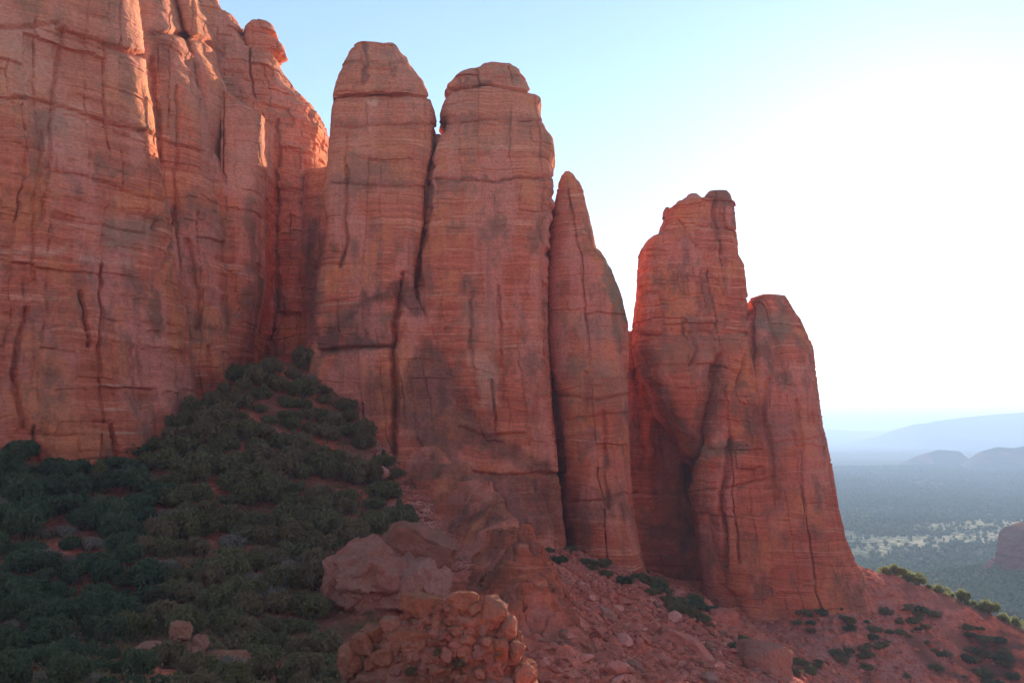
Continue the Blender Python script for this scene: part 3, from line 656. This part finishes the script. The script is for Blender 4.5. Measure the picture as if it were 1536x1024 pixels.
# valley woodland: thousands of little crowns in one object
def ico():
    p = (1+5**.5)/2
    v = np.array([(-1,p,0),(1,p,0),(-1,-p,0),(1,-p,0),(0,-1,p),(0,1,p),(0,-1,-p),(0,1,-p),(p,0,-1),(p,0,1),(-p,0,-1),(-p,0,1)])/math.hypot(1,p)
    f = np.array([(0,11,5),(0,5,1),(0,1,7),(0,7,10),(0,10,11),(1,5,9),(5,11,4),(11,10,2),(10,7,6),(7,1,8),(3,9,4),(3,4,2),(3,2,6),(3,6,8),(3,8,9),(4,9,5),(2,4,11),(6,2,10),(8,6,7),(9,8,1)])
    return v, f
IV, IF = ico()
def ico_sub(n):
    v, f = IV, IF
    for _ in range(n):
        e = {}; vv = list(map(tuple, v)); nf = []
        def mid(a, b):
            k = (min(a,b), max(a,b))
            if k not in e:
                m = (np.array(vv[a])+np.array(vv[b])); m = m/np.linalg.norm(m); e[k] = len(vv); vv.append(tuple(m))
            return e[k]
        for a, b, c in f:
            ab, bc, ca = mid(a,b), mid(b,c), mid(c,a); nf += [(a,ab,ca),(b,bc,ab),(c,ca,bc),(ab,bc,ca)]
        v, f = np.array(vv), np.array(nf)
    return v, f
def blobs(name, P, S, mat, sq=1.0):
    n = len(P); V = IV[None]*(1+.28*RNG.normal(size=(n, 12, 1)))*S[:, None, None]*np.array([1, 1, sq]) + P[:, None, :]
    Fc = IF[None] + 12*np.arange(n)[:, None, None]
    return mesh_np(name, V.reshape(-1, 3), Fc.reshape(-1, 3), mat)
M_wood = leaf_material('valley_woodland_leaf', (.11, .14, .065), (.18, .205, .10), .25)
N = 80000
yy = (RNG.rand(N)*(4600**1.5-520**1.5) + 520**1.5)**(1/1.5); xx = (.26 + RNG.rand(N)*.52)*yy
zz = valley_z(xx, yy)
keep = (RNG.rand(N) > meadow(xx, yy)*.82) & (RNG.rand(N) < sstep(-.7, .15, perlin(xx/150, yy/150, .7)+.25*perlin(xx/40, yy/40, .2)+.1))
xx, yy, zz = xx[keep], yy[keep], zz[keep]
S = (1.3 + 1.9*RNG.rand(len(xx))**1.5)*(1 + yy/4500)
fv = np.empty(len(fh.data.vertices)*3, np.float32); fh.data.vertices.foreach_get('co', fv); fv = fv.reshape(-1, 3); fv = fv[fv[:, 1] < 990]; fv = fv[RNG.choice(len(fv), 7000)]
xx = np.concatenate([xx, fv[:, 0]]); yy = np.concatenate([yy, fv[:, 1]]); zz = np.concatenate([zz, fv[:, 2]-.5]); S = np.concatenate([S, 1.2+1.6*RNG.rand(len(fv))])
wd = blobs('valley_woodland', np.stack([xx, yy, zz+S*.6], -1), S, M_wood)
tag(wd, 'scattered juniper woodland covering the valley floor far below', 'woodland', kind='stuff')

# ------------------------------------------------------------------ plants
def crown_mesh(name, mat, seed, n=1500, lobes=9, shape=(1, 1, .8), leaf=.085, cone=False, lr=.8):
    r = np.random.RandomState(seed)
    if cone:
        t = r.rand(lobes); LC = np.stack([.30*(1-t)*r.normal(size=lobes), .30*(1-t)*r.normal(size=lobes), .15+t*1.7], -1); LR = .16+.42*(1-t)
    else:
        a = r.rand(lobes)*6.28; q = r.rand(lobes)**.5*.62
        LC = np.stack([q*np.cos(a), q*np.sin(a), .38+.45*r.rand(lobes)*(1-q)], -1)*np.array(shape); LR = (.26+.22*r.rand(lobes))*lr
    k = r.randint(0, lobes, n); dr = r.normal(size=(n, 3)); dr /= np.linalg.norm(dr, axis=1)[:, None]
    P = LC[k] + dr*LR[k][:, None]*(.55+.5*r.rand(n)[:, None]); P[:, 2] = np.maximum(P[:, 2], .03)
    u = r.normal(size=(n, 3)); u /= np.linalg.norm(u, axis=1)[:, None]; v = np.cross(u, dr+.3*r.normal(size=(n, 3))); v /= np.linalg.norm(v, axis=1)[:, None]+1e-9
    s = leaf*(.5+r.rand(n))[:, None]
    Q = np.stack([P-u*s, P-v*s*.7, P+u*s, P+v*s*.7], 1)
    me_o = mesh_np(name, Q.reshape(-1, 3), np.arange(4*n).reshape(-1, 4), mat)
    return me_o
def stem_mesh(name, seed, tall=False):
    r = np.random.RandomState(seed); V = []; Fc = []
    def tube(a, b, ra, rb):
        a = np.array(a); b = np.array(b); k = len(V); d = b-a; d = d/np.linalg.norm(d); u = np.cross(d, (0.3, .9, .1)); u /= np.linalg.norm(u); w_ = np.cross(d, u)
        for p, rr_ in ((a, ra), (b, rb)):
            for q in range(5): V.append(p + rr_*(u*math.cos(q*1.2566)+w_*math.sin(q*1.2566)))
        for q in range(5): Fc.append((k+q, k+(q+1) % 5, k+5+(q+1) % 5, k+5+q))
    if tall:
        tube((0,0,-.15), (.02,.02,.9), .06, .035); tube((.02,.02,.9), (0,0,1.7), .035, .01)
        for _ in range(7):
            z = .3+r.rand(); a = r.rand()*6.28; tube((0,0,z), (.35*math.cos(a), .35*math.sin(a), z+.12), .02, .006)
    else:
        for _ in range(6):
            a = r.rand()*6.28; m = (.18*math.cos(a), .18*math.sin(a), .25); tube((0,0,-.15), m, .04, .028)
            b = a+r.normal()*.5; tube(m, (.5*math.cos(b), .5*math.sin(b), .6), .028, .01)
    return mesh_np(name, np.array(V), np.array(Fc), M_bark)
def plant_proto(kind, mat, seed, cone=False, **kw):
    root = empty(kind)
    nm = 'foliage' if not cone else 'crown'
    c = crown_mesh(nm, mat, seed, cone=cone, **kw); c.parent = root
    s_ = stem_mesh('trunk' if cone else 'stems', seed+50, cone); s_.parent = root
    return root
def copy_tree(o):
    c = o.copy(); C.objects.link(c)
    for ch in o.children:
        q = ch.copy(); C.objects.link(q); q.parent = c
    return c
protos = {}
def plant(kind, var, x, y, size, label, cat, group, sz=1.0, sink=.1, z=None):
    key = (kind, var)
    src = protos[key]
    if src.get('used'): o = copy_tree(src)
    else: o = src; o['used'] = 1
    if z is None: z = float(ground_z(np.array([x]), np.array([y]))[0])
    o.location = (x, y, z - sink*size); o.rotation_euler = (0, 0, random.random()*6.28); o.scale = (size, size, size*sz)
    tag(o, label, cat, group); return o
for k_ in range(4): protos[('shrub', k_)] = plant_proto('shrub', M_leafs[k_ % 2], 100+k_, n=3000, leaf=.062, lobes=13+2*k_, shape=(1, 1, .8+.1*k_))
for k_ in range(2): protos[('shrub', 4+k_)] = plant_proto('shrub', M_leafs[2], 180+k_, n=3000, leaf=.06, lobes=15, shape=(1, 1, 1.1))
for k_ in range(2): protos[('grey_shrub', k_)] = plant_proto('shrub', M_dry, 140+k_, n=2200, lobes=7, leaf=.042)
for k_ in range(3): protos[('tree', k_)] = plant_proto('juniper_tree', M_leafs[2 if k_ < 2 else 0], 120+k_, cone=True, n=3600, lobes=26, leaf=.055)
for k_ in range(4): protos[('bush', k_)] = plant_proto('right_shrub', M_leafs[[0, 2, 1, 0][k_]], 160+k_, n=2400, leaf=.062, lobes=12+k_, lr=.72)  # shrubs of the right side, mixed leaves like those on the left
for k_ in range(3): protos[('gold', k_)] = plant_proto('scrub_bush', M_gold, 130+k_, n=2600, leaf=.05, lobes=8)

def ground_hit(px, py, y0=40, y1=232):
    """where the ray through a pixel meets the hillside"""
    ys = np.arange(y0, y1, 1.0); P = np.array([W(px, py, q) for q in ys]); gz = ground_z(P[:,0], P[:,1], True)
    h = np.where(P[:, 2] < gz)[0]
    if len(h) == 0: return None
    return P[h[0], 0], P[h[0], 1], ys[h[0]]

MARKS = [(40,725,'close under the cliff foot at the left picture edge'), (150,735,'beside the pointed junipers at the cliff foot'), (250,690,'where the brushy slope meets the cliff foot'),
 (320,620,'on the left flank of the brushy crest, against the cliff'), (400,565,'on the very crest of the brushy slope'), (500,610,'on the right flank of the brushy crest'), (570,690,'along the top of the debris chute'),
 (590,770,'beside the lower debris chute'), (360,700,'below the brushy crest'), (470,720,'on the open middle of the brushy slope'), (500,800,'just above the big squarish boulder'), (430,870,'left of the big squarish boulder'),
 (50,830,'in the hollow at the left picture edge'), (160,830,'in the hollow below the pointed junipers'), (290,800,'in the centre of the brushy slope'), (290,900,'just above the little stacked hoodoo'), (80,960,'in the lower left corner thicket'),
 (180,980,'left of the little stacked hoodoo'), (400,980,'between the little stacked hoodoo and the knobbly outcrop'), (490,940,'at the left foot of the knobbly outcrop'), (300,1040,'at the bottom edge below the little stacked hoodoo')]
def zone(px, py, s, grey):
    m = min(MARKS, key=lambda q: (q[0]-px)**2+(q[1]-py)**2)
    return '%s %s %s' % ('small' if s < 1.5 else ('broad' if s > 2.6 else 'mid-sized'), 'grey twiggy bush' if grey else ('olive green bush' if px > 225 else 'dark green bush'), m[2]), 'bushes of the left brushy slope'
# points on the brushy slope, thinned so that bushes stand next to each other
def brush_ok(px, py):
    edge = np.interp(px, [0, 100, 160, 230, 300, 350, 400, 440, 480, 540, 600, 640], [690, 702, 706, 670, 585, 555, 530, 535, 575, 640, 720, 800])
    right = np.interp(py, [540, 600, 690, 800, 830, 930, 1024], [440, 520, 585, 610, 480, 480, 500])
    return py > edge + 4 and px < right
pts = []
tries = 0
while len(pts) < 296 and tries < 14000:
    tries += 1
    px = random.uniform(-30, 640); py = random.uniform(525, 1050)
    if not brush_ok(px, py): continue
    md = 24*(1-tries/20000)*(.8 if py < 660 else 1)
    if any(abs(px-q[3]) < md*1.2 and abs(py-q[4]) < md*.8 for q in pts): continue
    h = ground_hit(px, py)
    if h is None: continue
    wpx = random.uniform(36, 72)*(.75 if py < 640 else 1)
    pts.append((h[0], h[1], min(wpx*h[2]/F/1.75, 3.6), px, py))
for x, y, s, px, py in pts:
    r_ = random.random(); l, g_ = zone(px, py, s, r_ < .12)
    if r_ < .12: plant('grey_shrub', random.randrange(2), x, y, s*.9, l, 'bush', g_)
    else: plant('shrub', random.randrange(4) if px > 225+random.gauss(0, 30) else 4+random.randrange(2), x, y, s, l, 'bush', g_, random.uniform(.8, 1.5))
for px, py, s, lb in [(100,748,3.6,'pointed dark juniper against the cliff foot, slim, left of the taller one'), (147,742,4.2,'tallest dark conical juniper standing against the foot of the cliff'),
                      (126,775,3.0,'small juniper just below the two pointed junipers at the cliff foot'), (20,720,4.0,'broad dark juniper at the left picture edge under the cliff'),
                      (560,625,2.6,'small dark juniper at the upper right end of the brushy slope'), (600,780,3.0,'upright juniper beside the debris chute'),
                      (575,700,2.6,'dark juniper on the slope edge above the debris chute'), (405,575,2.2,'small juniper on the very crest of the brushy slope')]:
    h = ground_hit(px, py)
    if h: plant('tree', random.randrange(3), h[0], h[1], s*.62, lb, 'juniper', None)
# bushes on the right: at the tower's foot, on the talus, on the sunlit ridge
right_pts = []
for (pa, pb, n_, lb, gp, s0, s1_) in [((830,822), (960,872), 20, 'dark bush in the row along the foot of the pointed spire', 'bushes along the foot of the pointed spire', .9, 1.7),
        ((965,880), (1085,935), 26, 'dark bush in the shaded hollow at the foot of the tower', 'bushes in the hollow below the tower', 1.0, 2.0),
        ((1060,950), (1230,1010), 26, 'small dark bush among the stones below the tower', 'bushes below the tower', .6, 1.3),
        ((1180,900), (1330,980), 46, 'dim bush on the shaded slope right of the tower', 'bushes on the shaded right slope', .4, 1.3),
        ((1330,930), (1530,1010), 56, 'dark bush on the lower shaded slope near the right edge', 'bushes on the lower right slope', .4, 1.5)]:
    for q in range(n_):
        t_ = random.random(); wide = 2.6 if 'right slope' in gp else 1; px = pa[0]+(pb[0]-pa[0])*t_+random.uniform(-12, 12)*wide; py = pa[1]+(pb[1]-pa[1])*t_+random.uniform(-14, 16)*wide
        h = ground_hit(px, py)
        if h: plant('bush', random.randrange(4), h[0], h[1], random.uniform(s0, s1_)*(1.75 if 'right slope' in gp else 1.4), lb, 'bush', gp, random.uniform(.7, 1.05))
def ridge_xy(px):
    """highest-seen ground along a column of the picture on the right-hand ridge"""
    best = None
    for Y in np.arange(180, 226, 1.0):
        x = (px-768)/F*Y*1.0; z = float(ground_z(np.array([x]), np.array([Y]))[0]); q = proj(x, Y, z)[1]
        if best is None or q < best[0]: best = (q, x, Y)
    return best[1], best[2]
for px, s in [(1318,1.5),(1332,2.0),(1350,2.3),(1364,1.5),(1380,.9),(1398,2.1),(1412,1.6),(1425,1.9),(1440,1.4),(1452,1.2),(1466,2.1),(1480,1.3),(1492,1.7),(1510,2.0),(1524,1.4),(1545,2.0),(1570,1.8)]:
    x, y = ridge_xy(px)
    plant('gold', random.randrange(3), x, y+random.uniform(-1, 2), s*1.5, 'backlit yellow-green bush on the crest of the right-hand ridge', 'bush', 'sunlit bushes on the right ridge crest', random.uniform(.8, 1.3))

# ------------------------------------------------------------------ stones
SV, SF = ico_sub(4); SV3, SF3 = ico_sub(3)
def boulder(name, mat, seed, dims, pw=3.0, rough=.09, lo=False, cuts=9, parent=None):
    r = np.random.RandomState(seed); V0, F0 = (SV3, SF3) if lo else (SV, SF)
    V = V0.copy(); k = (np.abs(V)**pw).sum(1)**(-1/pw); V = V*k[:, None]
    for _ in range(cuts):                      # broken faces
        nrm = r.normal(size=3); nrm /= np.linalg.norm(nrm); dq = .62+.28*r.rand(); s = V@nrm; m = s > dq; V[m] -= np.outer(s[m]-dq, nrm)*.9
    sd = seed*3.1
    n = fbm(V0[:,0]*1.4+sd, V0[:,1]*1.4, V0[:,2]*1.4, 2)*rough*1.6 + fbm(V0[:,0]*5+sd, V0[:,1]*5, V0[:,2]*5, 3)*rough*.5
    V = V*(1+n[:, None])*np.array(dims)
    return mesh_np(name, V, F0, mat, parent)
def boulder_at(name, px, py, Y, wpx, hpx, depth, mat, seed, label, cat='boulder', group=None, rz=0, tilt=0, **kw):
    """px,py = middle of the stone in the picture"""
    x, y, z = W(px, py, Y); o = boulder(name, mat, seed, (wpx/2*Y/F, depth, hpx/2*Y/F), **kw)
    o.location = (x, y, z); o.rotation_euler = (0, tilt, rz); tag(o, label, cat, group); return o
# big boulders beside the chute
hb = ground_hit(545, 905); Yb = hb[2]
boulder_at('boulder', 545, 866, Yb-1, 138, 126, 4.5, M_pink, 3, 'big grey-pink squarish boulder with a dark undercut face, left of the leaning slab', pw=3.6, cuts=16, rough=.17)
boulder_at('boulder', 632, 835, Yb+3, 120, 90, 4.0, M_pink, 5, 'rounded grey slab boulder leaning against the upper right of the big squarish one', tilt=.35, pw=3, cuts=16, rough=.15)
boulder_at('boulder', 604, 880, Yb+.5, 92, 100, 3.5, M_pink, 9, 'reddish wedge boulder between the big squarish boulder and the grey slab', pw=3)
boulder_at('boulder', 650, 872, Yb+1, 74, 74, 3.0, M_pink, 12, 'smooth grey-pink boulder directly above the knobbly outcrop', pw=3)
boulder_at('boulder', 1150, 1004, 128, 92, 74, 4.0, M_pink, 14, 'large rounded grey-red boulder at the bottom edge below the tower', pw=3, tilt=.3)
boulder_at('boulder', 1040, 985, 124, 110, 46, 4.0, M_stone, 15, 'long slanting red rock slab on the talus, left of the large rounded boulder', pw=2.6, tilt=.55)
boulder_at('boulder', 1085, 938, 150, 46, 44, 2.4, M_stone, 16, 'broken orange block at the edge of the dark hollow below the tower', pw=4)
boulder_at('boulder', 545, 748, 150, 44, 22, 2.0, M_pink, 17, 'flat grey stone lying on the upper brushy slope', pw=3)
boulder_at('boulder', 572, 712, 158, 34, 28, 2.0, M_stone, 18, 'small red boulder on the slope above the flat grey stone', pw=3)
# little stacked hoodoo lower left
for nm, a in [('boulder', (270, 948, 72, 32, 40, .9, M_tan, 21, 'pale square block on top of the little stacked hoodoo')), ('boulder', (274, 982, 72, 52, 46, 1.3, M_tan, 22, 'orange rounded block in the middle of the little stacked hoodoo')),
              ('boulder', (300, 970, 72.5, 24, 36, .8, M_pink, 23, 'upright rounded stone on the right of the little stacked hoodoo')), ('boulder', (228, 990, 73, 70, 50, 1.5, M_tan, 24, 'low rough rock at the left foot of the little stacked hoodoo')),
              ('boulder', (330, 1000, 73, 90, 44, 1.8, M_tan, 25, 'low red rock at the right foot of the little stacked hoodoo')), ('boulder', (285, 1020, 72, 150, 66, 2.2, M_tan, 26, 'broad mound of rock carrying the little stacked hoodoo'))]:
    boulder_at(nm, *a, 'boulder', 'rocks of the little stacked hoodoo', pw=3.4)
# knobbly outcrop in the foreground: a core with stones set all over it
OY = 58
core = root_at('rock_outcrop', 650, 1000, OY, 'knobbly tan rock outcrop rising from the bottom edge, its right edge catching the sun', 'rock outcrop')
column('outcrop_core', OY, [(898,672),(912,620),(945,600),(962,580),(982,552),(1005,535),(1100,490)], [(896,716),(905,738),(920,748),(948,764),(975,776),(1005,792),(1100,838)],
       [(886,.7),(950,1.6),(1100,3.0)], M_tan, core, n=2.3, seed=31.5, step=.05, k=.22, crack=False, dome=.1, jig=.1)
big = [(632,908,72,52),(690,905,60,44),(738,912,50,46),(615,955,90,44),(700,935,84,46),(585,940,36,34),(560,950,44,40),(545,968,40,46),(525,990,42,56),(762,940,30,38),(775,975,34,36),
       (575,985,54,42),(620,1000,60,48),(700,980,50,46),(745,975,40,44),(735,1010,50,48),(785,1010,40,40),(670,1015,60,50),(560,1020,60,40),(600,1030,60,40)]
def outcrop_label(px, py, sm=''):
    side = 'left flank' if px < 580 else ('sunlit right flank' if px > 730 else ('crest' if py < 930 else 'front'))
    low = ' by the bottom edge' if py > 985 else ''
    return '%s tan stone in the %s of the knobbly outcrop%s' % (sm, side, low)
us = {}
for q, (px, py, a, b) in enumerate(big):
    boulder_at('stone', px, py, OY-1.0-.5*(py > 950), a*.86, b*.86, .7, M_tan, 40+q, outcrop_label(px, py, 'large'), 'stone', 'stones of the knobbly outcrop', lo=True, pw=3.2, rough=.12)
protoS = [boulder('stone', [M_tan, M_tan, M_pink][q % 3], 70+q, (.5, .5, .42), lo=True, pw=4.5, rough=.10, cuts=14) for q in range(6)]
def place_stone(src, loc, s, label, group, cat='stone'):
    o = src.copy() if src.get('used') else src
    if src.get('used'): C.objects.link(o)
    src['used'] = 1
    o.location = loc; o.scale = (s*random.uniform(.8, 1.3), s*random.uniform(.8, 1.3), s*random.uniform(.7, 1.2)); o.rotation_euler = (random.uniform(-.4, .4), random.uniform(-.4, .4), random.random()*6.28)
    tag(o, label, cat, group); return o
for q in range(230):
    py = random.uniform(905, 1030)
    lx = np.interp(py, [890, 905, 940, 975, 1000, 1030], [668, 612, 590, 540, 522, 508]); rx = np.interp(py, [886, 910, 940, 970, 1000, 1030], [722, 758, 775, 788, 805, 818])
    px = random.uniform(lx+4, rx-4); t_ = abs((px-(lx+rx)/2)/((rx-lx)/2))
    dpt = np.interp(py, [886, 950, 1100], [.7, 1.6, 3.0])*math.sqrt(max(0, 1-t_**2))
    place_stone(protoS[q % 6], W(px, py, OY-dpt-.15), random.choice([.45, .55, .65, .8, 1.05]), outcrop_label(px, py, 'small'), 'stones of the knobbly outcrop')
for px, py, dd_, sz__, lb in [(655,985,1.9,.75,'dusty green bush rooted in the middle of the knobbly outcrop'), (690,1000,2.2,.6,'small grey-green bush low on the front of the knobbly outcrop, right of the larger one'), (618,1012,2.4,.6,'small bush at the lower left of the knobbly outcrop front')]:
    p_ = W(px, py, OY-dd_); plant('shrub', 1, p_[0], p_[1], sz__, lb, 'bush', None, z=p_[2])
for px, py, sz__, lb in [(1213,1012,1.5,'light green bush at the bottom edge, right of the large rounded boulder'), (1274,990,.9,'small pale bush alone on the shaded slope above the bottom edge'), (1360,1016,1.0,'pale rounded bush at the bottom edge of the shaded right slope')]:
    h_ = ground_hit(px, py)
    if h_: plant('gold', 1, h_[0], h_[1], sz__, lb, 'bush', None, 1.3)
# talus stones
protoT = [boulder('talus_block', [M_stone, M_stone, M_pink][q % 3], 90+q, (.5, .5, .38), lo=True, pw=5, rough=.05, cuts=14) for q in range(6)]
cnt = 0
while cnt < 290:
    r_ = random.random()
    if r_ < .25:
        t_ = random.random(); px = np.interp(t_, [0, .4, 1], [592, 640, 672]) + random.gauss(0, 10+10*t_); py = 690+160*t_; lb = 'pale broken stone in the debris chute above the big boulders'; gp = 'stones in the debris chute'; s = random.uniform(.35, .9)
    elif r_ < .8:
        px = random.uniform(800, 1090); py = random.uniform(850, 1024)
        if py < 820 + (px-800)*.45: continue
        lb = 'loose red block on the talus below the pointed spire' if px < 930 else 'loose red block on the talus below the tower'; gp = 'loose blocks on the talus'; s = random.choice([.5, .7, .8, 1.0, 1.4, 2.0])*random.uniform(.8, 1.3)
    else:
        px = random.uniform(1090, 1500); py = random.uniform(930, 1020); lb = 'stone on the shaded slope at lower right'; gp = 'stones on the lower right slope'; s = random.uniform(.4, 1.1)
    h = ground_hit(px, py)
    if h is None: continue
    lb = ('small ' if s < .7 else ('big ' if s > 1.2 else 'middling ')) + lb.replace('small stone', 'stone') + (', by the bottom edge' if py > 975 else '')
    z = float(ground_z(np.array([h[0]]), np.array([h[1]]))[0])
    place_stone(protoT[cnt % 6], (h[0], h[1], z+.12*s), s, lb, gp); cnt += 1
# uncountable rubble and ground scrub, one object each
hx, hy, sz_ = [], [], []
N = 46000
X_ = RNG.uniform(-30, 95, N); Y_ = RNG.uniform(70, 200, N); Z_ = ground_z(X_, Y_); PX, PY = proj(X_, Y_, Z_)
ch = np.full(N, 1e9)
for a, b in zip(CH[:-1], CH[1:]): ch = np.minimum(ch, dist_seg(X_, Y_, a, b))
m = ((PX > 790) & (PX < 1130) & (PY > 820) & (RNG.rand(N) < .75)) | (ch < 4.5) | ((PX > 1100) & (RNG.rand(N) < .25))
S_ = .12 + .75*RNG.rand(N)**5
rb = blobs('rubble', np.stack([X_, Y_, Z_+.04], -1)[m], S_[m], M_stone, .7)
tag(rb, 'loose red rubble strewn over the talus and chute', 'rubble', kind='stuff')
N = 26000
X_ = RNG.uniform(-110, 20, N); Y_ = RNG.uniform(50, 185, N); Z_ = ground_z(X_, Y_); PX, PY = proj(X_, Y_, Z_)
m = (PX < 600-(PY-700)*.1) & (perlin(X_/4, Y_/4, .5) > -.12)
P_ = np.stack([X_, Y_, Z_+.25], -1)[m]; n = len(P_)
P_ = np.repeat(P_, 11, 0) + RNG.normal(size=(n*11, 3))*np.array([.5, .5, .24]); u = RNG.normal(size=P_.shape); v_ = RNG.normal(size=P_.shape)
u /= np.linalg.norm(u, axis=1)[:, None]; v_ /= np.linalg.norm(v_, axis=1)[:, None]
gs = mesh_np('ground_scrub', np.stack([P_-u*.15, P_-v_*.12, P_+u*.15, P_+v_*.12], 1).reshape(-1, 3), np.arange(4*len(P_)).reshape(-1, 4), M_leafs[1])
tag(gs, 'low scrub and grass between the bushes on the left slope', 'scrub', kind='stuff')

for o_ in protos.values():
    if not o_.get('used'):
        for q in list(o_.children): bpy.data.objects.remove(q)
        bpy.data.objects.remove(o_)
# ------------------------------------------------------------------ haze
hz = bpy.data.materials.new('haze'); hz.use_nodes = True; ht = hz.node_tree; ht.nodes.remove(ht.nodes['Principled BSDF'])
pv = ht.nodes.new('ShaderNodeVolumePrincipled'); pv.inputs['Color'].default_value = (.55, .71, .97, 1); pv.inputs['Density'].default_value = 1.45e-4; pv.inputs['Anisotropy'].default_value = 0.0
ht.links.new(pv.outputs[0], ht.nodes['Material Output'].inputs['Volume'])
bx = np.array([(x, y, z) for x in (-45000, 45000) for y in (-45000, 46000) for z in (-300, 620)], float)
h_ = mesh_np('haze', bx, [(0,1,3,2),(4,6,7,5),(0,4,5,1),(2,3,7,6),(0,2,6,4),(1,5,7,3)], hz); tag(h_, kind='stuff')
for m_ in bpy.data.objects:
    if 'used' in m_.keys(): del m_['used']
